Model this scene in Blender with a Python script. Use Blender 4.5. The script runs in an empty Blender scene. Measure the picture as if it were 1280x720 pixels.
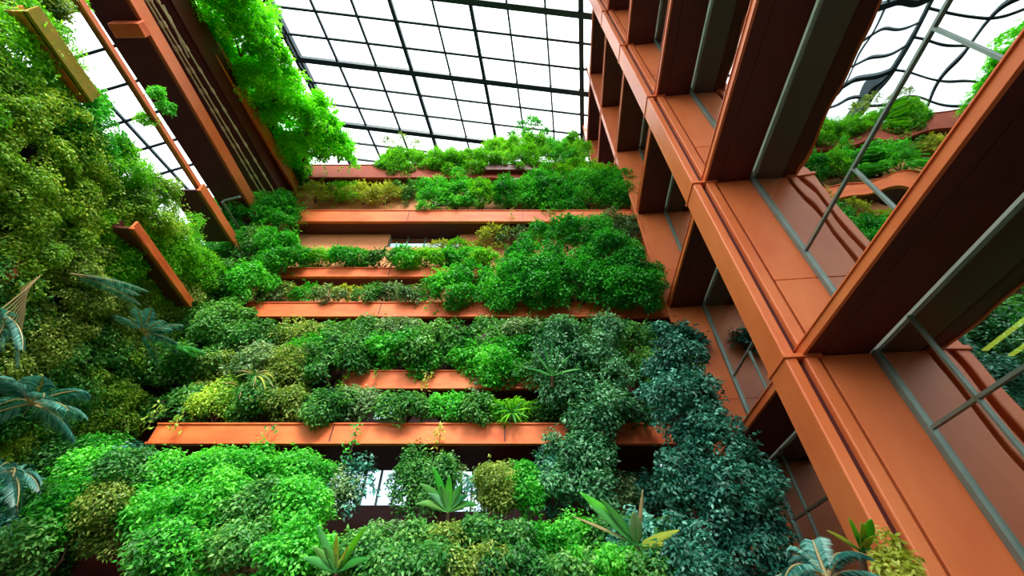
import bpy, bmesh, math, random
import numpy as np
from mathutils import Vector, Matrix

random.seed(7)
RNG = np.random.default_rng(11)
C = bpy.context.scene.collection
PI = math.pi

# ------------------------------------------------------------------ camera (origin of the world is the camera's eye; floor at z=-1.7)
F = 518.0
PITCH = math.radians(42.8)
CT, ST = math.cos(PITCH), math.sin(PITCH)
cam_d = bpy.data.cameras.new('camera')
cam = bpy.data.objects.new('camera', cam_d); C.objects.link(cam)
cam_d.sensor_width = 36.0
cam_d.lens = F / 1280 * 36
cam_d.clip_start = 0.05; cam_d.clip_end = 300
cam.location = (0, 0, 0)
cam.rotation_euler = (PI / 2 + PITCH, 0, 0)
bpy.context.scene.camera = cam
FLOOR = -1.7

def ray(u, v):
    a = (u - 640) / F; b = (360 - v) / F
    return Vector((a, CT - ST * b, ST + CT * b))
def at_y(u, v, y):
    r = ray(u, v); return r * (y / r.y)
def at_x(u, v, x):
    r = ray(u, v); return r * (x / r.x)
def at_z(u, v, z):
    r = ray(u, v); return r * (z / r.z)
def depth(p): return p.y * CT + p.z * ST

# ------------------------------------------------------------------ materials
def srgb(r, g, b):
    f = lambda c: (c / 12.92 if c <= .04045 else ((c + .055) / 1.055) ** 2.4)
    return (f(r / 255), f(g / 255), f(b / 255), 1)

def newmat(name):
    m = bpy.data.materials.new(name); m.use_nodes = True
    nt = m.node_tree; nt.nodes.clear()
    out = nt.nodes.new('ShaderNodeOutputMaterial')
    return m, nt, out

def noise_mat(name, c1, c2, scale=4, rough=.6, metallic=0, bump=.0, detail=6, stretch=None, spec=.5):
    m, nt, out = newmat(name)
    N = nt.nodes; L = nt.links
    p = N.new('ShaderNodeBsdfPrincipled')
    p.inputs['Roughness'].default_value = rough; p.inputs['Metallic'].default_value = metallic
    p.inputs['Specular IOR Level'].default_value = spec
    g = N.new('ShaderNodeNewGeometry')
    mp = N.new('ShaderNodeMapping')
    if stretch: mp.inputs['Scale'].default_value = stretch
    L.new(g.outputs['Position'], mp.inputs['Vector'])
    n = N.new('ShaderNodeTexNoise'); n.inputs['Scale'].default_value = scale; n.inputs['Detail'].default_value = detail
    n.inputs['Roughness'].default_value = .65
    L.new(mp.outputs[0], n.inputs['Vector'])
    r = N.new('ShaderNodeValToRGB')
    r.color_ramp.elements[0].position = .3; r.color_ramp.elements[0].color = c1
    r.color_ramp.elements[1].position = .7; r.color_ramp.elements[1].color = c2
    L.new(n.outputs['Fac'], r.inputs['Fac']); L.new(r.outputs['Color'], p.inputs['Base Color'])
    if bump:
        b = N.new('ShaderNodeBump'); b.inputs['Strength'].default_value = bump; b.inputs['Distance'].default_value = .02
        L.new(n.outputs['Fac'], b.inputs['Height']); L.new(b.outputs['Normal'], p.inputs['Normal'])
    L.new(p.outputs[0], out.inputs[0])
    return m

def leaf_mat(name, c_dark, c_mid, c_light, trans=.35, rough=.45, spec=.35, tcol=None):
    m, nt, out = newmat(name)
    N = nt.nodes; L = nt.links
    g = N.new('ShaderNodeNewGeometry')
    oi = N.new('ShaderNodeObjectInfo')
    n = N.new('ShaderNodeTexNoise'); n.inputs['Scale'].default_value = 1.3; n.inputs['Detail'].default_value = 2
    L.new(g.outputs['Position'], n.inputs['Vector'])
    m1 = N.new('ShaderNodeMath'); m1.operation = 'MULTIPLY_ADD'; m1.inputs[1].default_value = .5; m1.inputs[2].default_value = -.14
    L.new(g.outputs['Random Per Island'], m1.inputs[0])
    m2 = N.new('ShaderNodeMath'); m2.operation = 'MULTIPLY_ADD'; m2.inputs[1].default_value = .9
    L.new(n.outputs['Fac'], m2.inputs[0]); L.new(m1.outputs[0], m2.inputs[2])
    m3 = N.new('ShaderNodeMath'); m3.operation = 'MULTIPLY_ADD'; m3.inputs[1].default_value = .16; m3.inputs[2].default_value = -.08
    L.new(oi.outputs['Random'], m3.inputs[0])
    m4 = N.new('ShaderNodeMath'); m4.operation = 'ADD'
    L.new(m2.outputs[0], m4.inputs[0]); L.new(m3.outputs[0], m4.inputs[1])
    r = N.new('ShaderNodeValToRGB'); e = r.color_ramp.elements
    e[0].position = .15; e[0].color = c_dark; e[1].position = .9; e[1].color = c_light
    x = e.new(.52); x.color = c_mid
    L.new(m4.outputs[0], r.inputs['Fac'])
    p = N.new('ShaderNodeBsdfPrincipled'); p.inputs['Roughness'].default_value = rough
    p.inputs['Specular IOR Level'].default_value = spec
    L.new(r.outputs['Color'], p.inputs['Base Color'])
    t = N.new('ShaderNodeBsdfTranslucent')
    hs = N.new('ShaderNodeMixRGB'); hs.blend_type = 'MULTIPLY'; hs.inputs['Fac'].default_value = 1
    hs.inputs['Color2'].default_value = tcol or (1.5, 1.5, .6, 1)
    L.new(r.outputs['Color'], hs.inputs['Color1']); L.new(hs.outputs[0], t.inputs['Color'])
    mx = N.new('ShaderNodeMixShader'); mx.inputs[0].default_value = trans
    L.new(p.outputs[0], mx.inputs[1]); L.new(t.outputs[0], mx.inputs[2]); L.new(mx.outputs[0], out.inputs[0])
    return m

def glass_mat(name, tint, refl, fac, wavy=0.0, scale=1.0):
    m, nt, out = newmat(name)
    N = nt.nodes; L = nt.links
    t = N.new('ShaderNodeBsdfTransparent'); t.inputs['Color'].default_value = tint
    g = N.new('ShaderNodeBsdfGlossy'); g.inputs['Roughness'].default_value = .0; g.inputs['Color'].default_value = refl
    mx = N.new('ShaderNodeMixShader')
    fr = N.new('ShaderNodeLayerWeight'); fr.inputs['Blend'].default_value = .35
    ma = N.new('ShaderNodeMath'); ma.operation = 'MULTIPLY_ADD'; ma.inputs[1].default_value = .65 if fac > .1 else .3; ma.inputs[2].default_value = fac
    ma.use_clamp = True
    L.new(fr.outputs['Fresnel'], ma.inputs[0]); L.new(ma.outputs[0], mx.inputs[0])
    if wavy:
        geo = N.new('ShaderNodeNewGeometry')
        n = N.new('ShaderNodeTexNoise'); n.inputs['Scale'].default_value = scale; n.inputs['Detail'].default_value = 1
        L.new(geo.outputs['Position'], n.inputs['Vector'])
        b = N.new('ShaderNodeBump'); b.inputs['Strength'].default_value = 1; b.inputs['Distance'].default_value = wavy
        L.new(n.outputs['Fac'], b.inputs['Height']); L.new(b.outputs['Normal'], g.inputs['Normal'])
    L.new(t.outputs[0], mx.inputs[1]); L.new(g.outputs[0], mx.inputs[2]); L.new(mx.outputs[0], out.inputs[0])
    return m

M = {}
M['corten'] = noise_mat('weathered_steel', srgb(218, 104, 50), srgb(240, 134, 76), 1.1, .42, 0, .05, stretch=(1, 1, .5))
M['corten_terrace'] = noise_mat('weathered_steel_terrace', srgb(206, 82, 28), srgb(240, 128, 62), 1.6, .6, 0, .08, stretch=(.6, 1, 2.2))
M['corten_dark_shade'] = noise_mat('weathered_steel_dark_shade', srgb(70, 17, 14), srgb(92, 26, 19), 1.1, .55, 0, .03)  # darker steel copy; shade of undersides and rib grooves put into the colour
M['soffit_grey'] = noise_mat('grey_ceiling_panel', srgb(205, 215, 195), srgb(220, 228, 208), 1, .8)
M['pale_floor'] = noise_mat('pale_interior_floor', srgb(185, 182, 176), srgb(195, 192, 186), 1, .8)
M['frame'] = noise_mat('grey_green_frame', srgb(110, 128, 116), srgb(130, 150, 138), 3, .4, .3)
M['bar'] = noise_mat('roof_bar', srgb(34, 60, 68), srgb(46, 76, 84), 3, .5)
M['lime_hang'] = leaf_mat('leaf_hanging_lime', srgb(54, 140, 16), srgb(92, 200, 30), srgb(160, 235, 70), .6, tcol=(1.7, 1.7, .7, 1))
M['cable'] = noise_mat('pale_cable', srgb(176, 168, 130), srgb(206, 200, 160), 10, .5)
M['pale_wall'] = noise_mat('sand_orange_wall', srgb(214, 132, 84), srgb(238, 164, 110), 1.5, .8, 0, .05)
M['maroon'] = noise_mat('red_brown_wall', srgb(150, 56, 30), srgb(172, 68, 38), 1.5, .7)
M['soil'] = noise_mat('dark_soil', srgb(40, 26, 18), srgb(70, 46, 30), 9, .95, 0, .4)
M['dark'] = noise_mat('dark_interior', srgb(30, 30, 30), srgb(38, 38, 38), 1, .9)
M['wall_dark_green'] = noise_mat('dark_green_wall', srgb(22, 26, 16), srgb(40, 44, 24), 3, .95, 0, .3)  # near-black green that fills the gaps between the vines
M['bark'] = noise_mat('bark', srgb(70, 48, 34), srgb(104, 78, 54), 20, .9, 0, .4)
M['trunk_fibre'] = noise_mat('trunk_fibre', srgb(110, 58, 28), srgb(160, 92, 46), 14, .9, 0, .6)
M['moss'] = noise_mat('moss', srgb(120, 128, 26), srgb(176, 140, 40), 6, .9, 0, .3)
M['roof_glass'] = glass_mat('roof_glass', (.97, .99, 1, 1), (.9, .95, 1, 1), .02)
M['facade_glass'] = glass_mat('facade_glass', (.84, .92, .86, 1), (.60, .65, .64, 1), .15, .017, .9)
M['back_glass'] = glass_mat('back_glass', (.66, .76, .82, 1), (.9, .95, 1, 1), .08)
# leaves: dark, mid, light
M['lime'] = leaf_mat('leaf_lime', srgb(50, 125, 14), srgb(96, 186, 26), srgb(158, 222, 60), .45)
M['bright'] = leaf_mat('leaf_bright', srgb(20, 104, 26), srgb(44, 168, 40), srgb(124, 224, 80), .38)
M['green'] = leaf_mat('leaf_green', srgb(18, 78, 30), srgb(50, 132, 50), srgb(132, 192, 96), .3)
M['teal'] = leaf_mat('leaf_teal', srgb(8, 62, 50), srgb(36, 120, 96), srgb(130, 212, 186), .2, .4, .5, tcol=(1.1, 1.4, .9, 1))
M['olive'] = leaf_mat('leaf_olive', srgb(48, 82, 22), srgb(104, 144, 48), srgb(190, 204, 104), .35)
M['moss_leaf'] = leaf_mat('leaf_moss', srgb(52, 104, 22), srgb(116, 178, 48), srgb(206, 226, 90), .35)
M['yellow'] = leaf_mat('leaf_yellow', srgb(110, 128, 30), srgb(164, 180, 56), srgb(214, 216, 110), .4)
M['grey_green'] = leaf_mat('leaf_grey_green', srgb(44, 86, 46), srgb(98, 146, 86), srgb(182, 206, 150), .25)
M['frond_teal'] = leaf_mat('frond_teal', srgb(10, 60, 54), srgb(34, 112, 98), srgb(120, 186, 170), .2, .4, .5, tcol=(1.1, 1.3, 1, 1))
M['frond_green'] = leaf_mat('frond_green', srgb(14, 92, 40), srgb(42, 140, 60), srgb(110, 190, 100), .35)
M['frond_dry'] = leaf_mat('frond_dry', srgb(110, 96, 60), srgb(160, 144, 96), srgb(200, 186, 136), .3)

# ------------------------------------------------------------------ helpers
def link(o, parent=None):
    C.objects.link(o)
    if parent is not None: o.parent = parent
    return o
def mesh_obj(name, verts, faces, mat, parent=None, smooth=False):
    me = bpy.data.meshes.new(name); me.from_pydata([tuple(v) for v in verts], [], faces); me.update()
    me.materials.append(mat)
    if smooth:
        me.shade_smooth() if hasattr(me, 'shade_smooth') else None
    return link(bpy.data.objects.new(name, me), parent)
def tag(o, label=None, cat=None, group=None, kind=None):
    if label: o['label'] = label
    if cat: o['category'] = cat
    if group: o['group'] = group
    if kind: o['kind'] = kind
    return o
def empty(name, loc=(0, 0, 0), label=None, cat=None, group=None, kind=None):
    o = bpy.data.objects.new(name, None); C.objects.link(o); o.location = loc
    o.empty_display_size = .2
    return tag(o, label, cat, group, kind)

class MB:
    """collects boxes, prisms and tubes in world space"""
    def __init__(s): s.v = []; s.f = []
    def box8(s, p):
        n = len(s.v); s.v += [Vector(q) for q in p]
        for f in ((0, 3, 2, 1), (4, 5, 6, 7), (0, 1, 5, 4), (1, 2, 6, 5), (2, 3, 7, 6), (3, 0, 4, 7)):
            s.f.append([n + i for i in f])
        return s
    def box(s, x0, y0, z0, x1, y1, z1, T=None):
        P = [(x0, y0, z0), (x1, y0, z0), (x1, y1, z0), (x0, y1, z0), (x0, y0, z1), (x1, y0, z1), (x1, y1, z1), (x0, y1, z1)]
        if T: P = [T(*p) for p in P]
        return s.box8(P)
    def bar(s, a, b, w, h, up=(0, 0, 1)):
        """rectangular bar from a to b; w across, h along 'up'"""
        a = Vector(a); b = Vector(b); d = (b - a).normalized(); up = Vector(up)
        side = d.cross(up).normalized(); u2 = side.cross(d).normalized()
        P = []
        for q in (a, b):
            P += [q - side * w / 2 - u2 * h / 2, q + side * w / 2 - u2 * h / 2, q + side * w / 2 + u2 * h / 2, q - side * w / 2 + u2 * h / 2]
        return s.box8(P)
    def tube(s, pts, radii, n=7):
        pts = [Vector(p) for p in pts]
        if not hasattr(radii, '__len__'): radii = [radii] * len(pts)
        base = len(s.v); ref = None
        for i, p in enumerate(pts):
            d = (pts[min(i + 1, len(pts) - 1)] - pts[max(i - 1, 0)]).normalized()
            if ref is None: ref = d.orthogonal().normalized()
            ref = (ref - d * ref.dot(d)).normalized(); q = d.cross(ref)
            for k in range(n):
                a = 2 * PI * k / n
                s.v.append(p + (ref * math.cos(a) + q * math.sin(a)) * radii[i])
        for i in range(len(pts) - 1):
            for k in range(n):
                s.f.append([base + i * n + k, base + i * n + (k + 1) % n, base + (i + 1) * n + (k + 1) % n, base + (i + 1) * n + k])
        s.f.append([base + k for k in range(n)][::-1]); e = base + (len(pts) - 1) * n
        s.f.append([e + k for k in range(n)])
        return s
    def build(s, name, mat, parent=None, bevel=0, smooth=False):
        o = mesh_obj(name, s.v, s.f, mat, parent)
        if parent is not None:                      # keep world coordinates whatever the parent's base is
            loc = parent.matrix_basis.translation if parent.parent is None else parent.parent.matrix_basis.translation + parent.matrix_basis.translation
            if parent.parent is not None and parent.type == 'MESH': loc = parent.parent.matrix_basis.translation
            for v in o.data.vertices: v.co -= loc
        if bevel:
            b = o.modifiers.new('bevel', 'BEVEL'); b.width = bevel; b.segments = 2; b.limit_method = 'ANGLE'
        if smooth:
            for p in o.data.polygons: p.use_smooth = True
        return o

# ------------------------------------------------------------------ the steel facade (local frame: s along the wall, w outward from the room, z up)
DX, DY = .0916, .9958
def T(s, w, z):
    return (3.33 + DX * s + DY * w, DY * s - DX * w, z)
LEVELS = [-1.0, 3.0, 7.0, 11.0, 15.0, 19.0, 23.0]
COLS = [-6.0, -2.96, 4.57, 8.36, 12.1]
ORD = ['first', 'second', 'third', 'fourth', 'fifth', 'sixth', 'seventh', 'eighth', 'ninth', 'tenth', 'eleventh', 'twelfth', 'thirteenth', 'fourteenth']

# edge beams: one per level
for k, z in enumerate(LEVELS):
    if z < 0: continue
    e = empty('floor_edge_beam', T(4.57, 0, z),
              f'rust-red steel floor edge beam of the facade, {ORD[k-1]} level above the planting', 'beam', 'edge beams of the steel facade')
    MB().box(-6, 0, z, 12.6, .045, z + .12, T).build('fascia', M['corten'], e, .004)
    MB().box(-6, .045, z + .012, 12.6, .27, z + .10, T).build('soffit_plate', M['corten_dark_shade'], e, .006)
    MB().box(-6, .275, z + .012, 12.6, .86, z + .10, T).build('soffit_plate', M['corten_dark_shade'], e, .006)
    MB().box(-6, -.02, z + .115, 12.6, .10, z + .13, T).build('top_flange', M['corten'], e)

# columns
for i, s in enumerate(COLS):
    if i in (0,): continue
    nm = {1: 'at the near end of the glass facade', 2: 'with two ribs in front, crossing the whole picture', 3: 'standing where the planted terraces end', 4: 'beyond the top terrace'}[i]
    e = empty('facade_column', T(s, .4, FLOOR), f'tall orange weathered steel column {nm}', 'column', 'columns of the steel facade')
    for k in range(len(LEVELS)):
        z0 = (FLOOR if k == 0 else LEVELS[k] + .13); z1 = LEVELS[k + 1] if k + 1 < len(LEVELS) else 25
        if k == 0: z0 = FLOOR; z1 = 3.0
        if k == 1: pass
        zs = LEVELS[k] + 1.35
        if k == 0: zs = -1.2
        if i == 2:
            a = MB()
            a.box(s, .24, z0, s + .5, .87, zs - .012, T); a.box(s, .24, zs + .012, s + .5, .87, z1, T)
            a.box(s + .012, .25, zs - .02, s + .48, .86, zs + .02, T)
            a.build('side_plate', M['corten'], e, .006)
        else:
            a = MB()
            a.box(s, .02, z0, s + .45, .87, zs - .012, T); a.box(s, .02, zs + .012, s + .45, .87, z1, T)
            a.box(s + .012, .03, zs - .02, s + .43, .86, zs + .02, T)
            a.build('side_plate', M['corten'], e, .006)
    if i == 2:
        for k in range(1, len(LEVELS) + 1):
            z0 = FLOOR if k == 1 else LEVELS[k - 1] + .02; z1 = LEVELS[k] - .02 if k < len(LEVELS) else 25
            MB().box(s - .02, -.22, z0, s + .5, -.07, z1, T).build('outer_rib', M['corten'], e, .02)
            MB().box(s + .06, -.07, z0, s + .44, .04, z1, T).build('web', M['corten_dark_shade'], e)
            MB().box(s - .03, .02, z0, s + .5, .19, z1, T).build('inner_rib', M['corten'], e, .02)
            MB().box(s + .07, .19, z0, s + .44, .25, z1, T).build('web', M['corten_dark_shade'], e)
            if k < len(LEVELS):
                MB().box(s - .05, -.24, LEVELS[k] - .03, s + .52, .24, LEVELS[k] + .03, T).build('joint_plate', M['corten'], e, .005)
    else:
        MB().box(s - .03, -.06, FLOOR, s + .0, .03, 25, T).build('outer_rib', M['corten'], e, .008)

# glazing: windows per bay and storey
wn = 0
for k in range(len(LEVELS)):
    z0 = LEVELS[k] + .13; z1 = LEVELS[k + 1] if k + 1 < len(LEVELS) else 25
    if k == 0: z0 = FLOOR + .02
    for i in range(1, 4):
        s0 = COLS[i] + (.5 if i == 2 else .45); s1 = COLS[i + 1]
        if i == 1 and k > 4: continue
        wn += 1
        w = MB().box(s0, .89, z0, s1, .905, z1, T).build(f'window_{wn}', M['facade_glass'])
        tag(w, kind='structure')
        f = MB()
        f.box(s1 - .09, .85, z0, s1 - .0, .95, z1, T); f.box(s0, .85, z0, s0 + .07, .95, z1, T)
        f.build('window_frame', M['frame'], w, .01)
        tz = 1.95 if k == 0 else LEVELS[k] + 1.85
        MB().box(s0, .865, tz, s1, .905, tz + .035, T).build('transom', M['frame'], w)
        for fr in ((.10, .33, .55, .78) if i == 1 else (.25, .66)) if k else ((.89, .6, .3) if i == 1 else (.80, .3)):
            ss = s0 + (s1 - s0) * fr
            zz = (z0, tz) if k else (z0, z1)
            MB().box(ss, .865, zz[0], ss + .03, .905, zz[1], T).build('mullion', M['frame'], w)
# a far left return of the last storeys behind glass: floors, ceilings, rear wall
for k, z in enumerate(LEVELS):
    if z < 0: continue
    o = MB().box(-6, .96, z + .0, 12.6, 1.46, z + .30, T).build(f'ceiling_{k}', M['soffit_grey']); tag(o, kind='structure')
    tag(MB().box(-6, .98, z + .301, 12.6, 5.55, z + .32, T).build(f'floor_upper_{k}', M['pale_floor']), kind='structure')  # pale top layer added to bounce daylight up to the grey ceiling
    o2 = MB().box(-6, 1.46, z + .02, 12.6, 5.6, z + .30, T).build(f'floor_slab_{k}', M['corten_dark_shade']); tag(o2, kind='structure')
o = MB().box(-6, 5.6, FLOOR, 12.6, 5.8, 25, T).build('wall_inner', M['dark']); tag(o, kind='structure')
o = MB().box(12.6, .0, FLOOR, 12.8, 5.8, 25, T).build('wall_far_end', M['corten_dark_shade']); tag(o, kind='structure')

# ------------------------------------------------------------------ glass roof
nrm = Vector((-.12, .10, -1.27)).normalized()
P0 = ray(728, 0) * (24.7 / 1.189)
def on_roof(u, v):
    r = ray(u, v); return r * (P0.dot(nrm) / r.dot(nrm))
A = Vector((.142, 1, .065)).normalized(); 
B = Vector((1, .0815, -.088)).normalized()
ridge0 = on_roof(335, 0); right0 = P0
def roof_ab(u, v):
    """coordinates along A and B from P0"""
    q = on_roof(u, v) - P0
    # solve q = a A + b B
    ab = A.dot(B); qa, qb = q.dot(A), q.dot(B)
    a = (qa - ab * qb) / (1 - ab * ab); b = (qb - ab * qa) / (1 - ab * ab)
    return a, b
def RP(a, b, up=0): return P0 + A * a + B * b - nrm * up
amin, amax = -16, 16
b_left = roof_ab(335, 0)[1]
gl = mesh_obj('ceiling', [RP(amin, b_left, .05), RP(amin, 14, .05), RP(amax, 14, .05), RP(amax, b_left, .05)], [(0, 1, 2, 3)], M['roof_glass'])
tag(gl, kind='structure')
bars_u = [(726, .26), (681, .10), (633, .10), (587, .19), (540, .10), (487, .2), (439, .12), (388, .12)]
for u, w in bars_u:
    b = roof_ab(u, 0)[1]
    MB().bar(RP(amin, b), RP(amax, b), w, w, nrm).build('glazing_bar', M['bar'], gl)
for db in (0, .28):
    MB().bar(RP(amin, b_left + db - .1), RP(amax, b_left + db - .1), .15, .3, nrm).build('ridge_beam', M['bar'], gl)
cell = 1.93
for j in range(1, 5):
    MB().bar(RP(amin, j * cell), RP(amax, j * cell), .06, .06, nrm).build('glazing_bar', M['bar'], gl)
rows = [roof_ab(700, v)[0] for v in (15, 50, 82, 113, 139, 166, 188)]
step = (rows[6] - rows[0]) / 6
for j in range(-7, 12):
    thick = (j % 3 == 0)
    a = rows[0] + step * j
    MB().bar(RP(a, b_left), RP(a, 8), .30 if thick else .12, .28 if thick else .12, nrm).build('cross_bar', M['bar'], gl)
# the lower glass slope beyond the ridge, over the vine wall
B2 = Vector((-1, .2, -.22)).normalized()
R0 = RP(0, b_left)
def LP(a, b): return R0 + A * a + B2 * b
n2 = A.cross(B2).normalized()
gl2 = mesh_obj('ceiling_lower', [LP(amin, 0) + Vector((0,0,.05)), LP(amax, 0)+ Vector((0,0,.05)), LP(amax, 26)+ Vector((0,0,.05)), LP(amin, 26)+ Vector((0,0,.05))], [(0, 1, 2, 3)], M['roof_glass'])
tag(gl2, kind='structure')
for j in range(0, 4):
    MB().bar(LP(amin, 7.5 * j + 3.6), LP(amax, 7.5 * j + 3.6), .16, .16, n2).build('glazing_bar', M['bar'], gl2)
for j in range(-6, 7):
    MB().bar(LP(step * 1.3 * j, 0), LP(step * 1.3 * j, 26), .14, .14, n2).build('cross_bar', M['bar'], gl2)

# ------------------------------------------------------------------ ground, rear wall with its stepped terraces
fl = MB().box(-14, -8, FLOOR - .2, 9.5, 12.6, FLOOR).build('floor', M['soil']); tag(fl, kind='structure')
def wall_piece(name, x0, x1, y0, y1, z0, z1, mat):
    return tag(MB().box(x0, y0, z0, x1, y1, z1).build(name, mat), kind='structure')
# lower wall (y 8.5) pierced by windows; openings given in pixels at that plane
def pierced_wall(name, x0, x1, y, th, z0, z1, holes, mat):
    """one mesh: a wall with rectangular openings"""
    xs = sorted({x0, x1, *[h[0] for h in holes], *[h[1] for h in holes]})
    zs = sorted({z0, z1, *[h[2] for h in holes], *[h[3] for h in holes]})
    mb = MB()
    for i in range(len(xs) - 1):
        for j in range(len(zs) - 1):
            cx, cz = (xs[i] + xs[i + 1]) / 2, (zs[j] + zs[j + 1]) / 2
            if any(h[0] < cx < h[1] and h[2] < cz < h[3] for h in holes): continue
            mb.box(xs[i], y, zs[j], xs[i + 1], y + th, zs[j + 1])
    return tag(mb.build(name, mat), kind='structure')
def hole(u0, v0, u1, v1, y):
    a = at_y(u0, (v0 + v1) / 2, y); b = at_y(u1, (v0 + v1) / 2, y)
    return (a.x, b.x, at_y(u0, v1, y).z, at_y(u0, v0, y).z)
YW = 8.6
holes_low = [hole(395, 572, 512, 632, YW), hole(566, 584, 612, 640, YW), hole(750, 568, 836, 586, YW), hole(744, 590, 762, 612, YW), hole(466, 500, 492, 524, YW)]
pierced_wall('wall_back_lower', -8.6, 4.4, YW, .25, FLOOR, 6.7, holes_low, M['corten_dark_shade'])
YU = 9.0
hu = hole(486, 291, 574, 309, YU)
pierced_wall('wall_back_middle', -9.4, 4.6, YU, .25, 6.72, 10.76, [hu], M['pale_wall'])
wall_piece('wall_back_upper', -9.2, 4.6, 9.25, 9.5, 10.9, 14.3, M['pale_wall'])
wbn = 0
for (h, y, n) in [(holes_low[0], YW, 5), (holes_low[1], YW, 1), (holes_low[2], YW, 7), (holes_low[3], YW, 0), (holes_low[4], YW, 0), (hu, YU, 3)]:
    wbn += 1
    g = MB().box(h[0], y + .12, h[2], h[1], y + .135, h[3]).build(f'window_{wn + wbn}', M['back_glass']); tag(g, kind='structure')
    f = MB(); t = .03
    f.box(h[0], y + .08, h[2], h[1], y + .17, h[2] + t); f.box(h[0], y + .08, h[3] - t, h[1], y + .17, h[3])
    f.box(h[0], y + .08, h[2], h[0] + t, y + .17, h[3]); f.box(h[1] - t, y + .08, h[2], h[1], y + .17, h[3])
    for q in range(1, n + 1):
        x = h[0] + (h[1] - h[0]) * q / (n + 1); f.box(x - .02, y + .1, h[2], x + .02, y + .15, h[3])
    f.build('window_frame', M['frame'], g)

# terrace planters: a fascia plate with a lip, a soffit plate and soil
def terrace(u0, u1, vtop, vbot, y, yback, label, mat='corten_terrace', x1=None, x0=None):
    zb = at_y(640, vbot, y).z; zt = at_y(640, vtop, y).z
    vm = (vtop + vbot) / 2
    xa = at_y(u0, vm, y).x if x0 is None else x0; xb = at_y(u1, vm, y).x if x1 is None else x1
    e = empty('planter_trough', ((xa + xb) / 2, y, zb), label, 'planter', 'steel planting terraces')
    m = MB(); m.box(xa, y, zb, xb, y + .05, zt); m.box(xa, y - .05, zb - .0, xb, y + .01, zb + .04); m.box(xa, y - .03, zt - .03, xb, y + .02, zt)
    m.build('fascia', M[mat], e, .006)
    n = max(2, int((xb - xa) / 3))
    for q in range(1, n):
        x = xa + (xb - xa) * q / n + .1; MB().box(x, y - .012, zb + .04, x + .02, y + .01, zt - .03).build('joint_strip', M['corten_dark_shade'], e)
    MB().box(xa, y + .05, zb, xb, yback, zb + .06).build('soffit_plate', M['corten_dark_shade'], e)
    MB().box(xa + .02, y + .06, zb + .08, xb - .02, yback - .02, zt - .06).build('soil', M['soil'], e)
    return zb, zt, xa, xb
terrace(190, 840, 529, 556, 7.3, 8.58, 'longest orange steel planting trough, just above the dark lower windows')
terrace(428, 850, 463, 487, 7.9, 8.58, 'short orange steel trough half hidden by bright shrubs')
terrace(283, 842, 378, 397, 8.35, 8.98, 'orange steel trough carrying the big dark dome-shaped bush')
terrace(323, 640, 335, 347, 8.6, 8.98, 'thin orange steel trough below the low clipped green row')
terrace(363, 792, 263, 278, 8.5, 9.2, 'orange steel trough above the small pale clerestory window')
terrace(385, 770, 206, 223, 8.9, 9.6, 'topmost brown steel trough under the glass roof', 'maroon')
# thin ledges glimpsed between plants
def ledge(u0, u1, v0, v1, y, d, label):
    a = at_y(u0, v1, y); b = at_y(u1, v1, y); zt = at_y(u0, v0, y).z
    o = MB().box(a.x, y, a.z, b.x, y + d, zt).build('steel_ledge', M['corten_dark_shade'], None, .01); tag(o, label, 'ledge', 'steel ledges')
ledge(600, 672, 206, 212, 8.7, .18, 'short brown steel ledge between lime shrubs on the top terrace')
ledge(636, 668, 222, 229, 8.6, .88, 'tiny brown steel ledge under the top terrace shrubs')
ledge(540, 605, 243, 256, 9.2, .38, 'rough reddish ledge block among yellow plants of the second terrace down')
ledge(770, 832, 478, 490, 7.6, .28, 'dark steel ledge in the gap above the dark climbing shrub')
ledge(700, 740, 655, 663, 6.9, .25, 'dim brown ledge behind the broad-leaved plant')
ledge(225, 275, 655, 668, 6.6, .25, 'dim red-brown ledge showing among the lowest green shrubs')
ledge(284, 312, 655, 690, 6.9, .25, 'dark red block showing in a gap of the lowest shrubs')

# ------------------------------------------------------------------ the vine wall: solid wall, beams, upper gallery
XL = -7.9
LD = Vector((-.08, 1, 0)).normalized()
pts = []
def vine_wall():
    mb = MB()
    mb.box8([(XL - .6, 2.0, FLOOR), (XL - .3, 2.0, FLOOR), (XL - .5, 9.6, FLOOR), (XL - .8, 9.6, FLOOR),
             (XL - .6, 2.0, 7.4), (XL - .3, 2.0, 7.4), (XL - .5, 9.6, 7.7), (XL - .8, 9.6, 7.7)])
    mb.box8([(XL - .3, -7, FLOOR), (XL - .0, -7, FLOOR), (XL - .3, 2.0, FLOOR), (XL - .6, 2.0, FLOOR),
             (XL - .3, -7, 5.2), (XL, -7, 5.2), (XL - .3, 2.0, 5.2), (XL - .6, 2.0, 5.2)])
    return tag(mb.build('wall_left', M['wall_dark_green']), kind='structure')
vine_wall()
def side_beam(a, b, wd, ht, label, mat='corten', under='corten_dark_shade', name='gallery_beam', lip=True):
    """beam with its lower room-side edge running from a to b; box extends away from the room (-x) and up"""
    a = Vector(a); b = Vector(b); d = (b - a).normalized(); o = Vector((-d.y, d.x, 0)).normalized(); up = Vector((0, 0, 1))
    if o.x > 0: o = -o
    e = empty(name, a, label, 'beam', 'gallery beams over the vine wall')
    def bx(o0, o1, z0, z1, nm, mt, bv=0):
        P = []
        for z in (z0, z1):
            P += [a + o * o0 + up * z, b + o * o0 + up * z, b + o * o1 + up * z, a + o * o1 + up * z]
        MB().box8(P).build(nm, M[mt], e, bv)
    bx(0, .05, 0, ht, 'fascia', mat, .005)
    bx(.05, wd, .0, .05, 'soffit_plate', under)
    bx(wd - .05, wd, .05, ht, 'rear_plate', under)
    if lip: bx(-.05, .03, 0, .04, 'lower_flange', mat)
    return e
def ext(p, q, t0, t1):
    d = (q - p); return p + d * t0, p + d * t1
p, q = ext(at_z(160, 0, 11), at_z(318, 268, 11), -.3, 1.25)
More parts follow.
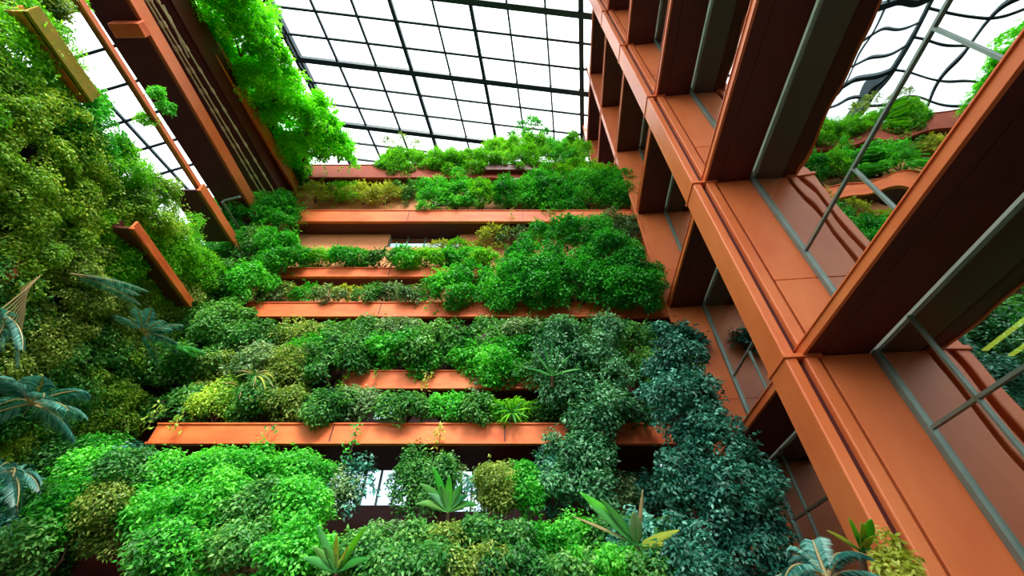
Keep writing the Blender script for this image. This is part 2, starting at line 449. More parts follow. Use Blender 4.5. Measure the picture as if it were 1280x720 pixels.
side_beam(p, q, .95, .46, 'broad orange gallery beam with a dark underside, next to the hanging cables')
p, q = ext(at_z(100, 7, 8.9), at_z(289, 300, 8.9), -.3, 1.1)
side_beam(p, q, .08, .17, 'thin mossy gallery beam crossing the bright side glazing')
p, q = at_z(248, 238, 8.7), at_z(289, 302, 8.7)
side_beam(p, q, .75, .30, 'short deep brown beam end just above the vine wall')
p, q = at_z(30, 14, 7.25), at_z(112, 128, 7.25)
side_beam(p, q, .3, .3, 'mossy orange beam length near the picture corner above the vines', 'moss', 'corten')
p, q = at_z(164, 286, 6.05), at_z(236, 384, 6.05)
side_beam(p, q, .35, .22, 'bright orange beam length bared between the vines of the side wall', 'corten_terrace', 'corten_dark_shade')
p, q = ext(at_z(212, 0, 12.6), at_z(352, 246, 12.6), -.3, 1.15)
side_beam(p, q, 1.0, .95, 'dark brown gallery beam below the long hanging green curtain', 'corten_dark_shade', 'corten_dark_shade')
p, q = ext(at_z(262, 60, 13.2), at_z(362, 228, 13.2), 0, 1.1)
side_beam(p, q, .5, .55, 'stained orange gallery beam half covered by hanging vines', 'corten', 'corten_dark_shade')
p, q = at_z(350, 190, 14.2), at_z(392, 236, 14.2)
side_beam(p, q, .6, .9, 'brown beam block at the far end of the hanging curtain', 'corten', 'corten_dark_shade')
# bracket below the broad beam
pp = at_z(196, 52, 11.02)
tag(MB().box(pp.x - .7, pp.y - .45, 10.75, pp.x - .0, pp.y - .15, 11.0).build('beam_bracket', M['corten_terrace'], None, .02), 'pale rust bracket fixed under the broad orange gallery beam', 'bracket')
# grey strut and braces by the beam end
for (a, b, lab) in [((278, 252), (298, 284), 'thin grey steel rod hanging between the two gallery beam ends'), ((280, 251), (300, 246), 'short pale steel rod bracing the broad gallery beam')]:
    A1, A2 = at_z(*a, 10.2), at_z(*b, 10.2)
    tag(MB().tube([A1, A2], .035).build('steel_rod', M['frame']), lab, 'rod')
# cables
for n_, (u0, v0, u1, v1, z) in enumerate([(183, 0, 329, 246, 12.0), (188, 0, 335, 246, 12.0), (197, 0, 343, 240, 12.2), (204, 6, 236, 72, 12.3)]):
    a, b = ext(at_z(u0, v0, z), at_z(u1, v1, z), -.25 if n_ < 3 else 0, 1.0)
    lab = ['pale cable nearest the broad orange beam', 'pale cable second from the broad orange beam', 'pale vine-wrapped cable third from the broad orange beam', 'short pale cable below the dark brown gallery beam'][n_]
    e = empty('steel_cable', a, lab, 'cable', 'cables beside the gallery beam')
    MB().tube([a, b], .022, 6).build('strand', M['cable'], e)
    L_ = (b - a).length
    for j in range(int(L_ / .55)):
        c = a + (b - a).normalized() * (j * .55 + .3); MB().tube([c - (b - a).normalized() * .07, c + (b - a).normalized() * .07], .036, 6).build('cable_clamp', M['cable'], e)

# ------------------------------------------------------------------ foliage
def build_leaves(P, Nn, L, W, rng, droop=.25, along=None):
    """P (n,3), Nn (n,3): each leaf is a folded 5 point blade. Returns verts, tris"""
    n = len(P)
    rnd = rng.normal(size=(n, 3))
    if along is None: rnd[:, 2] -= droop * 2
    else: rnd = along + rnd * .3
    t = rnd - (rnd * Nn).sum(1, keepdims=True) * Nn
    t /= np.linalg.norm(t, axis=1, keepdims=True) + 1e-9
    s = np.cross(Nn, t)
    Ls = (L * rng.uniform(.65, 1.25, n))[:, None]; Ws = (W * rng.uniform(.7, 1.2, n))[:, None]
    base = P
    mid = P + t * Ls * .45 - Nn * Ws * .12
    lf = P + t * Ls * .42 + s * Ws * .5 + Nn * Ws * .10
    rt = P + t * Ls * .42 - s * Ws * .5 + Nn * Ws * .10
    tip = P + t * Ls - Nn * Ls * .18
    V = np.stack([base, rt, mid, lf, tip], 1).reshape(-1, 3)
    o = (np.arange(n) * 5)[:, None]
    Fc = np.concatenate([o + [0, 1, 2], o + [0, 2, 3], o + [3, 2, 4], o + [2, 1, 4]], 0)
    return V, Fc
def np_mesh(name, V, Fc, mat, parent=None):
    me = bpy.data.meshes.new(name)
    me.vertices.add(len(V)); me.vertices.foreach_set('co', V.astype(np.float32).ravel())
    nf = len(Fc); me.loops.add(nf * 3); me.loops.foreach_set('vertex_index', Fc.astype(np.int32).ravel())
    me.polygons.add(nf); me.polygons.foreach_set('loop_start', np.arange(nf, dtype=np.int32) * 3)
    me.update(calc_edges=True); me.validate(); me.materials.append(mat)
    return link(bpy.data.objects.new(name, me), parent)

SPEC = {  # leaf length, width, droop, lobe scale, cover
    'lime': (.085, .042, .3, .19, 2.2), 'bright': (.085, .050, .25, .19, 2.3), 'green': (.085, .048, .25, .19, 2.2),
    'teal': (.12, .066, .12, .15, 2.2), 'olive': (.075, .038, .5, .17, 1.9), 'moss_leaf': (.070, .042, .5, .16, 2.0),
    'yellow': (.085, .040, .3, .16, 1.6), 'grey_green': (.095, .045, .25, .18, 2.0),
}
def foliage(center, rad, kind, rng, facing, cover=1.0, hang=0.0, leaf=1.0):
    """lumpy crown made of leaf-covered lobes. facing: direction of the open side"""
    L, W, dr, ls, cov = SPEC[kind]
    L *= leaf; W *= leaf
    r = np.array(rad, float)
    gm = (r[0] * r[1] * r[2]) ** (1 / 3)
    lobe_r = min(ls, .55 * min(r)) if min(r) > .2 else min(r) * .7
    lobe_r = max(lobe_r, .07)
    area = 4 * PI * ((((r[0] * r[1]) ** 1.6 + (r[0] * r[2]) ** 1.6 + (r[1] * r[2]) ** 1.6) / 3) ** (1 / 1.6))
    nl = int(max(6, area / (lobe_r ** 2 * 2.7)))
    d = rng.normal(size=(nl, 3)); d /= np.linalg.norm(d, axis=1, keepdims=True)
    fc = np.array(facing, float); fc /= np.linalg.norm(fc)
    keep = (d @ fc) > -.35; d = d[keep]; nl = len(d)
    lc = d * np.maximum(r - lobe_r * .6, r * .4) * (rng.uniform(.35, 1.0, (nl, 1)) ** .6) * rng.uniform(.9, 1.22, (nl, 1))
    ph = rng.uniform(0, 6.28, 3)
    lc *= (1 + .22 * np.sin(3.1 * d[:, :1] + ph[0]) + .2 * np.sin(4.3 * d[:, 2:] + ph[1]))
    if hang:
        lc[:, 2] -= hang * rng.uniform(0, 1, nl) ** 2 * (lc @ fc > 0)
    lr = lobe_r * rng.uniform(.6, 1.35, (nl, 1)) * rng.uniform(.65, 1.35, (nl, 3))
    per = int(max(8, 4 * PI * lobe_r ** 2 * cov * cover / (.6 * L * W)))
    cnt = np.maximum(4, (per * rng.uniform(.45, 1.3, nl) * (lr.mean(1) / lobe_r) ** 2)).astype(int)
    idx = np.repeat(np.arange(nl), cnt)
    q = rng.normal(size=(len(idx), 3)); q /= np.linalg.norm(q, axis=1, keepdims=True)
    ok = (q @ fc > -.5) & ((q * d[idx]).sum(1) > -.4)
    idx = idx[ok]; q = q[ok]
    rad_f = np.clip(rng.normal(.95, .17, (len(idx), 1)), .4, 1.7)
    P = lc[idx] + q * lr[idx] * rad_f
    Nn = q * .42 + rng.normal(size=q.shape) * .42 + np.array([0, 0, .5]) + fc * .42
    Nn /= np.linalg.norm(Nn, axis=1, keepdims=True)
    al = q * .5 + rng.normal(size=q.shape) * .8 + np.array([0, 0, -dr * 1.1])
    ns = int(6 + area * 5)
    sd_ = rng.normal(size=(ns, 3)) + fc * .5 + np.array([0, 0, .35]); sd_ /= np.linalg.norm(sd_, axis=1, keepdims=True)
    sdir = sd_ * .7 + rng.normal(size=(ns, 3)) * .35 + np.array([0, 0, rng.choice([.5, .3, -.3])]); sdir /= np.linalg.norm(sdir, axis=1, keepdims=True)
    m = 12; tt = np.tile(np.linspace(0, 1, m), ns)[:, None]; si = np.repeat(np.arange(ns), m)
    sl = (min(.34, .55 * gm) * rng.uniform(.4, 1.15, ns))[si][:, None]
    SP = sd_[si] * r * .85 + sdir[si] * sl * tt + np.array([0, 0, -1]) * sl * tt ** 2 * .35 + rng.normal(size=(len(si), 3)) * .012
    SN = rng.normal(size=SP.shape) * .45 + np.array([0, 0, .7]) + fc * .4; SN /= np.linalg.norm(SN, axis=1, keepdims=True)
    SA = rng.normal(size=SP.shape) * .6 + sdir[si] * .8
    P = np.concatenate([P, SP]); Nn = np.concatenate([Nn, SN]); al = np.concatenate([al, SA])
    return build_leaves(P + np.array(center), Nn, L, W, rng, dr, al)

STATS = [0]
LABELS = set()
def shrub(center, rad, kind, label, group, facing=(0, -1, .3), name='leafy_shrub', cat='shrub', cover=1.0, hang=0, leaf=1.0, stem=True):
    if label in LABELS or len(label.split()) > 16: print('LABELFAULT', label)
    LABELS.add(label)
    c = Vector(center)
    f = Vector(facing).normalized()
    base = c - Vector((f.x * rad[0], f.y * rad[1], 0)) * .5 - Vector((0, 0, rad[2] * .8))
    e = empty(name, base, label, cat, group)
    V, Fc = foliage(np.array(c - base), rad, kind, RNG, facing, cover, hang, leaf)
    np_mesh('foliage', V, Fc, M[kind], e); STATS[0] += len(Fc)
    if stem:
        mb = MB()
        for k in range(4):
            t = c + Vector((random.uniform(-.6, .6) * rad[0], random.uniform(-.4, .5) * rad[1], random.uniform(-.1, .7) * rad[2]))
            m_ = base.lerp(t, .5) + Vector((random.uniform(-.1, .1), random.uniform(-.05, .05), .05))
            th = .012 + .02 * min(1, max(rad))
            mb.tube([base, m_, t], [th, th * .7, th * .3], 5)
        mb.build('stem', M['bark'], e)
    return e

ADJ = {'lime': 'lime green', 'bright': 'bright green', 'green': 'mid green', 'teal': 'dark teal', 'olive': 'olive brown', 'moss_leaf': 'mossy green',
       'yellow': 'yellow-green', 'grey_green': 'grey-green'}
def row(u0, u1, v0, v1, y, n, kinds, where, group, ry=None, jit=.25, hang=0, cover=1.0, name='leafy_shrub', cat='shrub', leaf=1.0, over=1.6, dj=.2, from_='the facade'):
    """n shrubs side by side at distance y, filling the pixel band; counted from the steel column side"""
    du = (u1 - u0) / n
    for i in range(n):
        k = kinds[i % len(kinds)]
        uc = u0 + du * (i + .5) + random.uniform(-jit, jit) * du * .6
        vc = (v0 + v1) / 2 + random.uniform(-jit, jit) * (v1 - v0) * .4
        yy = y + random.uniform(-dj, dj)
        c = at_y(uc, vc, yy); D = depth(c)
        rx = du / 2 * D / F * over * random.uniform(.9, 1.15)
        rz = abs(at_y(uc, v0, yy).z - at_y(uc, v1, yy).z) / 2 * random.uniform(.92, 1.18)
        r_y = ry or min(.55, max(rx, rz))
        lf = leaf * max(.76, min(1.0, D / 9.0))
        lab = f'{ADJ[k]} shrub {where}, {ORD[n - 1 - i]} from {from_}'
        shrub(c, (rx, r_y, rz), k, lab, group, (0, -1, .3), name, cat, cover * .8, hang, lf)

# top terraces
row(478, 612, 192, 222, 8.95, 5, ['lime', 'lime', 'lime', 'lime', 'lime'], 'in the low part of the topmost terrace', 'shrubs of the topmost terrace', ry=.4)
row(612, 736, 176, 214, 8.95, 4, ['lime', 'lime', 'bright', 'lime'], 'in the tall part of the topmost terrace', 'shrubs of the topmost terrace', ry=.45)
row(382, 530, 232, 252, 9.0, 5, ['yellow', 'lime', 'yellow', 'yellow', 'green'], 'sparsely trailing on the second terrace down', 'trailing plants of the second terrace', ry=.3, cover=.7, hang=.2)
row(530, 650, 226, 262, 8.75, 4, ['bright', 'bright', 'lime', 'bright'], 'in the middle of the second terrace down', 'shrubs of the second terrace', ry=.4)
row(648, 782, 214, 266, 8.7, 4, ['bright', 'bright', 'bright', 'bright'], 'in the dense end of the second terrace down', 'shrubs of the second terrace', ry=.5)
row(640, 770, 205, 225, 9.1, 4, ['lime', 'yellow', 'lime', 'lime'], 'tucked behind the second terrace bushes', 'shrubs of the second terrace', ry=.3)
# wiry plants under the second trough
row(600, 680, 282, 306, 8.9, 3, ['yellow', 'grey_green', 'yellow'], 'dangling under the second trough down', 'wiry plants under the second trough', ry=.25, cover=.55)
row(714, 796, 277, 302, 8.7, 2, ['grey_green', 'grey_green'], 'with speckled leaves above the big dark bush', 'speckled shrubs above the big bush', ry=.35)
# third terrace: low clipped row
row(338, 620, 317, 334, 8.65, 11, ['bright', 'bright', 'lime', 'bright', 'bright', 'green', 'bright', 'lime'], 'in the low clipped row', 'low clipped row of shrubs', ry=.35)
row(540, 610, 302, 312, 8.85, 3, ['yellow', 'lime', 'yellow', 'lime'], 'in front of the small clerestory window', 'small plants at the clerestory window', ry=.12, cover=.4, dj=.03)
row(324, 545, 360, 377, 8.5, 9, ['grey_green', 'olive', 'bright', 'grey_green', 'yellow', 'green', 'grey_green'], 'in the loose low row above the bush trough', 'loose low row of shrubs', ry=.3, cover=.75)
row(542, 650, 338, 384, 8.35, 3, ['bright', 'bright', 'bright'], 'bulging beside the big dark dome bush', 'shrubs beside the dome bush', ry=.45)
# the big dome-shaped bush: one plant of several lobes
def dome_bush():
    base = at_y(722, 384, 8.3)
    e = empty('dome_bush', base, 'big dark dome-shaped bush with a bright top, beside the steel column', 'bush')
    Vs, Fs, off = [], [], 0
    for (u, v, ru, rv, k) in [(705, 300, 44, 26, 0), (660, 338, 40, 32, 0), (752, 322, 42, 30, 0), (788, 352, 38, 30, 0), (715, 350, 60, 34, 0), (665, 365, 40, 22, 0), (780, 370, 50, 20, 0)]:
        c = at_y(u, v, 8.15); D = depth(c); s_ = D / F
        V, Fc = foliage(np.array(c - base), (ru * s_, .75, rv * s_ * 1.25), 'bright' , RNG, (0, -1, .4), .8)
        Vs.append(V); Fs.append(Fc + off); off += len(V)
    np_mesh('foliage', np.concatenate(Vs), np.concatenate(Fs), M['dome'], e)
    mb = MB()
    for (u, v) in [(690, 330), (740, 320), (760, 350), (668, 350)]:
        t = at_y(u, v, 8.2); mb.tube([base + Vector((0, .15, 0)), base.lerp(t, .5), t], [.06, .045, .02], 6)
    mb.build('stem', M['bark'], e)
M['dome'] = leaf_mat('leaf_dome', srgb(12, 92, 32), srgb(30, 146, 42), srgb(92, 216, 70), .3)
dome_bush()

# fourth terrace zone
row(290, 860, 410, 442, 8.1, 10, ['green', 'olive', 'green', 'grey_green', 'green', 'green', 'grey_green', 'green', 'green', 'teal'], 'in the shaded row under the dome bush trough', 'shaded shrubs under the dome bush trough', cover=.85)
row(372, 655, 424, 464, 7.85, 6, ['bright', 'green', 'bright', 'green', 'bright', 'bright'], 'in the bright row over the short trough', 'bright shrubs over the short trough', ry=.45)
row(600, 850, 440, 490, 7.7, 5, ['bright', 'green', 'green', 'green', 'green'], 'covering the end of the short trough', 'shrubs over the end of the short trough', ry=.5, hang=.2)
row(205, 440, 440, 492, 7.8, 5, ['green', 'olive', 'grey_green', 'olive', 'green'], 'in the mixed row over the long trough', 'mixed shrubs over the long trough', cover=.9)
row(205, 470, 490, 528, 7.5, 6, ['green', 'moss_leaf', 'green', 'olive', 'green', 'grey_green'], 'rooted in the long trough', 'shrubs rooted in the long trough', ry=.35, cover=.85)
row(484, 700, 498, 529, 7.5, 5, ['green', 'bright', 'green', 'lime', 'green'], 'rooted in the bare half of the long trough', 'shrubs rooted in the long trough', ry=.35)
# under the long trough
row(100, 400, 574, 622, 6.9, 6, ['bright', 'green', 'bright', 'bright', 'bright', 'bright'], 'in the lush row under the long trough', 'lush shrubs under the long trough', ry=.6)
row(70, 400, 610, 674, 6.5, 7, ['bright', 'olive', 'bright', 'bright', 'bright', 'green', 'bright'], 'in the second lush row under the long trough', 'lush shrubs under the long trough', ry=.55)
row(180, 480, 664, 735, 6.1, 6, ['green', 'bright', 'green', 'bright', 'bright', 'green'], 'in the lowest lush row', 'lowest lush shrubs', ry=.5)
row(398, 470, 585, 632, 7.3, 2, ['grey_green', 'teal'], 'half hiding the low bright window', 'thin shrubs at the low bright window', ry=.3, cover=.5)
row(500, 560, 570, 640, 7.2, 2, ['green', 'green'], 'between the two low windows', 'shrubs between the low windows', ry=.35)
row(470, 700, 658, 698, 6.6, 6, ['grey_green', 'green', 'olive', 'green', 'green', 'bright'], 'in the pebble-leaved row below the low windows', 'small-leaved shrubs below the low windows', ry=.5)
row(470, 880, 690, 745, 6.1, 8, ['green', 'green', 'olive', 'green', 'green', 'bright', 'green', 'green'], 'in the lowest row at the picture edge', 'lowest shrubs at the frame edge', ry=.5)
row(612, 700, 575, 650, 7.0, 3, ['olive', 'bright', 'teal'], 'under the long trough near the dark tree', 'shrubs under the trough by the dark tree', ry=.4)
row(735, 845, 590, 640, 7.7, 4, ['grey_green', 'grey_green', 'teal', 'green'], 'pale in the recess behind the broad-leaved plant', 'pale shrubs in the recess', ry=.3, cover=.7)
row(700, 850, 650, 700, 6.7, 4, ['bright', 'green', 'teal', 'green'], 'below the broad-leaved plant', 'shrubs below the broad-leaved plant', ry=.45)

row(-20, 190, 560, 620, 7.2, 4, ['green', 'green', 'bright', 'teal'], 'in the dim corner by the dark palm', 'dim corner shrubs', ry=.5)
row(-40, 95, 610, 670, 6.6, 3, ['green', 'teal', 'green', 'bright'], 'lower in the dim corner by the dark palm', 'dim corner shrubs', ry=.5)
row(-60, 60, 650, 740, 6.2, 3, ['bright', 'teal', 'green'], 'lowest in the dim corner by the dark palm', 'dim corner shrubs', ry=.5)
row(108, 146, 645, 690, 6.4, 1, ['olive'], 'drooping over a black gap', 'drooping shrubs', ry=.3, hang=.3, cover=.8)
row(560, 625, 585, 640, 7.4, 2, ['grey_green', 'teal'], 'thinly veiling the narrow low window', 'thin shrubs at the narrow low window', ry=.25, cover=.25)
# dark leafy trees in front of the steel column corner
M['deep'] = leaf_mat('leaf_deep', srgb(12, 64, 38), srgb(38, 118, 68), srgb(128, 196, 140), .22, .4, .45)
def dark_tree(u_base, lobes, y, label, leaf, trunk_pts, name='dark_leafed_tree', mat='teal'):
    base = Vector(at_y(u_base, 720, y)); base.z = FLOOR
    e = empty(name, base, label, 'tree')
    Vs, Fs, off = [], [], 0
    for (u, v, ru, rv) in lobes:
        c = at_y(u, v, y + random.uniform(-.15, .15)); s_ = depth(c) / F
        V, Fc = foliage(np.array(c - base), (ru * s_ * .92, min(.5, ru * s_), rv * s_), 'teal', RNG, (0, -1, .2), .6, 0, leaf)
        Vs.append(V); Fs.append(Fc + off); off += len(V)
    np_mesh('foliage', np.concatenate(Vs), np.concatenate(Fs), M[mat], e); STATS[0] += off
    pts = [base + Vector((0, .25, 0))] + [at_y(u, v, y + .25) for u, v in trunk_pts]
    MB().tube(pts, [.07 * (1 - .7 * i / (len(pts) - 1)) for i in range(len(pts))], 8).build('trunk', M['bark'], e)
dark_tree(905, [(838, 432, 18, 14), (830, 462, 30, 20), (862, 450, 20, 16), (850, 492, 42, 26), (870, 530, 46, 30), (896, 566, 50, 32), (860, 590, 40, 30), (905, 612, 52, 34), (940, 640, 34, 30), (880, 655, 52, 34), (925, 690, 48, 36), (870, 715, 50, 30), (950, 595, 22, 16), (960, 660, 18, 20)],
          5.9, 'dark teal tree with glossy leaves climbing the facade corner', .62, [(900, 640), (870, 560), (845, 470)])
dark_tree(740, [(702, 418, 26, 18), (760, 410, 26, 16), (690, 452, 34, 24), (740, 442, 34, 24), (712, 486, 40, 28), (770, 468, 22, 20), (765, 508, 30, 18), (735, 528, 40, 26), (722, 568, 42, 28), (700, 600, 34, 26), (745, 610, 30, 20), (800, 520, 24, 14)],
          6.95, 'dark green tree rising in front of the long trough', .66, [(738, 620), (730, 540), (725, 450)], mat='deep')

# the corner where vine wall meets terraces
row(262, 372, 252, 300, 8.5, 3, ['bright', 'bright', 'bright'], 'at the gallery corner, upper tier', 'corner shrubs under the gallery', ry=.6)
row(258, 362, 292, 345, 8.3, 3, ['bright', 'green', 'bright'], 'at the gallery corner, middle tier', 'corner shrubs under the gallery', ry=.6)
row(228, 330, 335, 384, 8.1, 3, ['bright', 'green', 'bright'], 'at the gallery corner, lower tier', 'corner shrubs under the gallery', ry=.6)
row(190, 300, 380, 442, 7.9, 3, ['green', 'green', 'green'], 'at the gallery corner, lowest tier', 'corner shrubs under the gallery', ry=.6)

# vine wall: jittered grid in the plane of the wall
def wall_x(y): return -7.75 - .03 * (y - 4)
vn = 0
GY = [1.2, 2.3, 3.35, 4.4, 5.45, 6.5, 7.55]
GZ = [-.6, .6, 1.75, 2.9, 4.05, 5.2, 6.3, 7.35]
def vcat(y, z):
    if z > 6.9: return random.choice(['lime', 'lime', 'moss_leaf']) if y > 3.8 else random.choice(['moss_leaf', 'bright', 'lime'])
    if z > 4.5: return random.choice(['moss_leaf', 'moss_leaf', 'bright', 'olive', 'lime'])
    if z > 2.4: return random.choice(['moss_leaf', 'olive', 'green', 'bright', 'moss_leaf'])
    return random.choice(['green', 'green', 'teal', 'green', 'bright'])
for j, z in enumerate(GZ):
    for i, y in enumerate(GY):
        k = vcat(y, z)
        c = Vector((wall_x(y) + random.uniform(-.1, .12), y + random.uniform(-.12, .12), z + random.uniform(-.1, .1)))
        # leave gaps where the photograph shows bare orange beam, glass or trunk
        r_ = c; Dd = r_.y * CT + r_.z * ST
        uu = 640 + F * c.x / Dd; vv = 360 - F * (-c.y * ST + c.z * CT) / Dd
        if uu < -160 or vv > 1000: continue
        rad = [.34, .86, .84]
        if z > 6.9: rad = [.42, .84, .62]
        if (i, j) in ((0, 7), ): continue
        if abs(uu - 22) < 26 and abs(vv - 345) < 34: continue
        lab = f'{ADJ[k]} vine patch on the side wall, {ORD[j]} tier up, {ORD[len(GY) - 1 - i]} from the terraces'
        shrub(c, rad, k, lab, 'vine patches of the side wall', (1, -.25, .2), 'vine_patch', 'vine', .95, .3, .8, stem=True)
        vn += 1

# hanging curtain over the upper gallery
def curtain(u, v, ru, rv, z, k, label, cover=1.0, hang=.6):
    c = at_z(u, v, z); s_ = depth(c) / F
    e = shrub(c, (ru * s_, ru * s_ * 1.2, rv * s_), k, label, 'hanging vines of the upper gallery', (.6, -.8, .2), 'hanging_vine', 'vine', cover * .7, hang, 1.25, stem=True)
    if k in ('lime', 'bright'): e.children[0].data.materials[0] = M['lime_hang']
cur = [(258, 12, 30, 26, 'bright', 'beside the dark brown beam'), (298, 10, 32, 28, 'bright', 'with its edge against the roof glass'), (268, 55, 18, 16, 'bright', 'in a small tuft over bare beam'), (312, 45, 24, 26, 'lime', 'thick next to the roof ridge line'),
       (262, 36, 16, 16, 'lime', 'thin over the orange beam'), (300, 92, 24, 20, 'bright', 'just under the bright gap'), (338, 72, 14, 16, 'bright', 'narrow at the roof edge'), (325, 112, 30, 24, 'lime', 'broad in the middle of the curtain'), 
       (350, 105, 20, 22, 'lime', 'bulging toward the roof glass'), (310, 140, 22, 20, 'bright', 'low over the stained beam'), (350, 150, 28, 24, 'lime', 'wide near the far end'), (335, 178, 22, 20, 'bright', 'low near the far end'),
       (355, 192, 20, 18, 'bright', 'reaching the beam block'), (390, 145, 20, 26, 'bright', 'upright near the terrace end'), (405, 175, 20, 22, 'lime', 'at the tip beside the topmost terrace'), (385, 182, 18, 18, 'bright', 'dark above the beam block'), (425, 192, 14, 8, 'bright', 'creeping onto the topmost terrace'),
       (370, 228, 18, 16, 'green', 'dropping to the corner shrubs'), (300, 168, 10, 14, 'bright', 'in a loose tuft by the cables')]
for (u, v, ru, rv, k, lab) in cur:
    curtain(u + 3, v, ru * 1.3, rv * 1.3, 14.3, k, f'{ADJ[k]} hanging vine {lab}', 1.0, .5)
# vines on thin beam and at the picture's upper corner
for (u, v, ru, rv, z, k, lab) in [(95, 3, 14, 8, 9.3, 'lime', 'at the near end of the thin mossy beam'), (60, 12, 22, 14, 8.3, 'olive', 'over the mossy orange beam'), (150, 4, 12, 8, 11.3, 'lime', 'in a small tuft on the broad beam'),
                                  (198, 118, 7, 12, 9.6, 'bright', 'clinging beside the broad beam'), (208, 135, 8, 10, 9.6, 'bright', 'low beside the broad beam'), (185, 150, 10, 10, 9.0, 'lime', 'halfway along the thin mossy beam'),
                                  (30, 25, 36, 24, 8.2, 'olive', 'in the dim upper corner'), (5, 10, 30, 20, 8.3, 'moss_leaf', 'at the very corner of the view'), (10, 55, 20, 12, 7.9, 'moss_leaf', 'below the corner over the glass gap'), (62, 48, 11, 9, 7.7, 'moss_leaf', 'on the upper length of the mossy orange beam'), (96, 96, 12, 12, 7.6, 'lime', 'on the lower length of the mossy orange beam'), (40, 268, 1, 1, 0, '', '')]:
    if not k: continue
    c = at_z(u, v, z); s_ = depth(c) / F
    shrub(c, (ru * s_, ru * s_, rv * s_), k, f'{ADJ[k]} creeper {lab}', 'creepers on the gallery beams', (.6, -.8, .1), 'creeper', 'vine', .9, .1, .9)

# ------------------------------------------------------------------ palms, ferns, broad-leaved plants
def frond_mesh(base, direction, length, width, arch, nleaf, kind='pinnate', lw=.03, rng=RNG, up=Vector((0, 0, 1))):
    """curved midrib with leaflets; returns (V, F) arrays and midrib points"""
    d = Vector(direction).normalized(); side = d.cross(up)
    if side.length < .1: side = Vector((1, 0, 0))
    side.normalize(); u2 = side.cross(d).normalized()
    pts = []
    n = 14
    for i in range(n + 1):
        t = i / n
        pts.append(Vector(base) + d * length * t * (1 - .12 * arch * t) + Vector((0, 0, -1)) * (arch * length * .55 * t * t))
    P, Nn, AL, LL = [], [], [], []
    for i in range(nleaf):
        t = .12 + .88 * i / nleaf; x = t * n; k = min(int(x), n - 1); p = pts[k].lerp(pts[k + 1], x - k)
        tan = (pts[k + 1] - pts[k]).normalized()
        ll = width * math.sin(PI * min(1, .15 + .85 * t) * .97) ** .7
        for sg in (-1, 1):
            a = (side * sg + tan * .75 - Vector((0, 0, 1)) * (.28)).normalized()
            P.append(p); AL.append(a); LL.append(max(.05, ll * random.uniform(.85, 1.1)))
    V, Fc = [], []
    for p, a, l in zip(P, AL, LL):
        nn = a.cross(side.cross(a)).normalized() if False else (u2 - a * u2.dot(a)).normalized()
        s_ = a.cross(nn).normalized() * lw / 2
        b = len(V)
        dr = Vector((0, 0, -l * .25))
        V += [p, p + a * l * .5 + s_ + nn * .01, p + a * l * .5 - s_ + nn * .01, p + a * l + dr]
        Fc += [(b, b + 1, b + 2), (b + 1, b + 3, b + 2)]
    return V, Fc, pts
def palm(name, crown, dirs, label, mat, length, width, arch, nleaf=34, lw=.035, trunk=None, cat='palm', rib=.014):
    base = Vector(trunk[0]) if trunk else Vector(crown)
    e = empty(name, base, label, cat)
    for d in dirs:
        l = length * random.uniform(.85, 1.1)
        V, Fc, pts = frond_mesh(Vector(crown), d, l, width, arch, nleaf, lw=lw)
        o = mesh_obj('frond', [v - base for v in V], Fc, M[mat], e)
        r = MB().tube(pts, [rib * (1 - .8 * i / (len(pts) - 1)) for i in range(len(pts))], 5)
        mo = mesh_obj('midrib', [v - base for v in r.v], r.f, M['frond_dry' if mat != 'frond_green' else 'frond_green'], o)
    if trunk:
        MB().tube([Vector(t) for t in trunk], [.16, .13, .11][:len(trunk)], 10).build('trunk', M['trunk_fibre'], e)
    return e
def radial(n, tilt0, tilt1, axis_yaw=0, spread=2 * PI):
    out = []
    for i in range(n):
        a = axis_yaw + spread * (i / n - .5) + random.uniform(-.12, .12); t = random.uniform(tilt0, tilt1)
        out.append((math.cos(a) * math.cos(t), math.sin(a) * math.cos(t), math.sin(t)))
    return out
# dark palm on the side wall near the frame edge
cr = at_x(38, 505, -6.3)
palm('dark_palm', cr, radial(15, -.3, .9, -.3, 2 * PI), 'dark fan of palm fronds low on the vine wall at the frame edge', 'frond_teal', .8, .24, .7, 44, .012)
cr = at_x(6, 395, -6.4)
palm('dark_palm', cr, radial(6, -.8, .2, -.2, 2.2), 'small blue-green palm crown below the brown trunk stub', 'frond_teal', .55, .2, .9, 34, .012)
cr = at_x(8, 590, -6.0)
palm('dark_palm', cr, radial(8, -.4, .6, 0, 3.4), 'pale blue-green palm crown hanging at the lower frame edge', 'frond_teal', .5, .2, 1.0, 34, .012)
# blue-green single arching plants on the vine wall
cr = at_x(88, 342, -7.1)
e2 = at_x(190, 382, -6.9)
palm('arching_cycad', cr, [(e2 - cr) + Vector((0, 0, .22)), (e2 - cr) + Vector((0, 0, .45)), (e2 - cr) * .8 + Vector((.2, -.3, .2))], 'bright blue-green arching fronds sticking out of the vine wall', 'frond_teal', (e2 - cr).length * 1.0, .17, .35, 60, .016)
cr = at_x(178, 415, -7.0)
palm('arching_cycad', cr, radial(9, -.2, 1.0, .1, 3.6), 'pale teal fan of fronds under the bare orange beam', 'frond_teal', .75, .16, .5, 44, .014)
cr = at_x(215, 436, -7.0)
palm('arching_cycad', cr, radial(7, -.5, .4, 0, 3.0), 'soft green feathery fronds beside the teal fan', 'frond_green', .7, .2, .7, 44, .014)
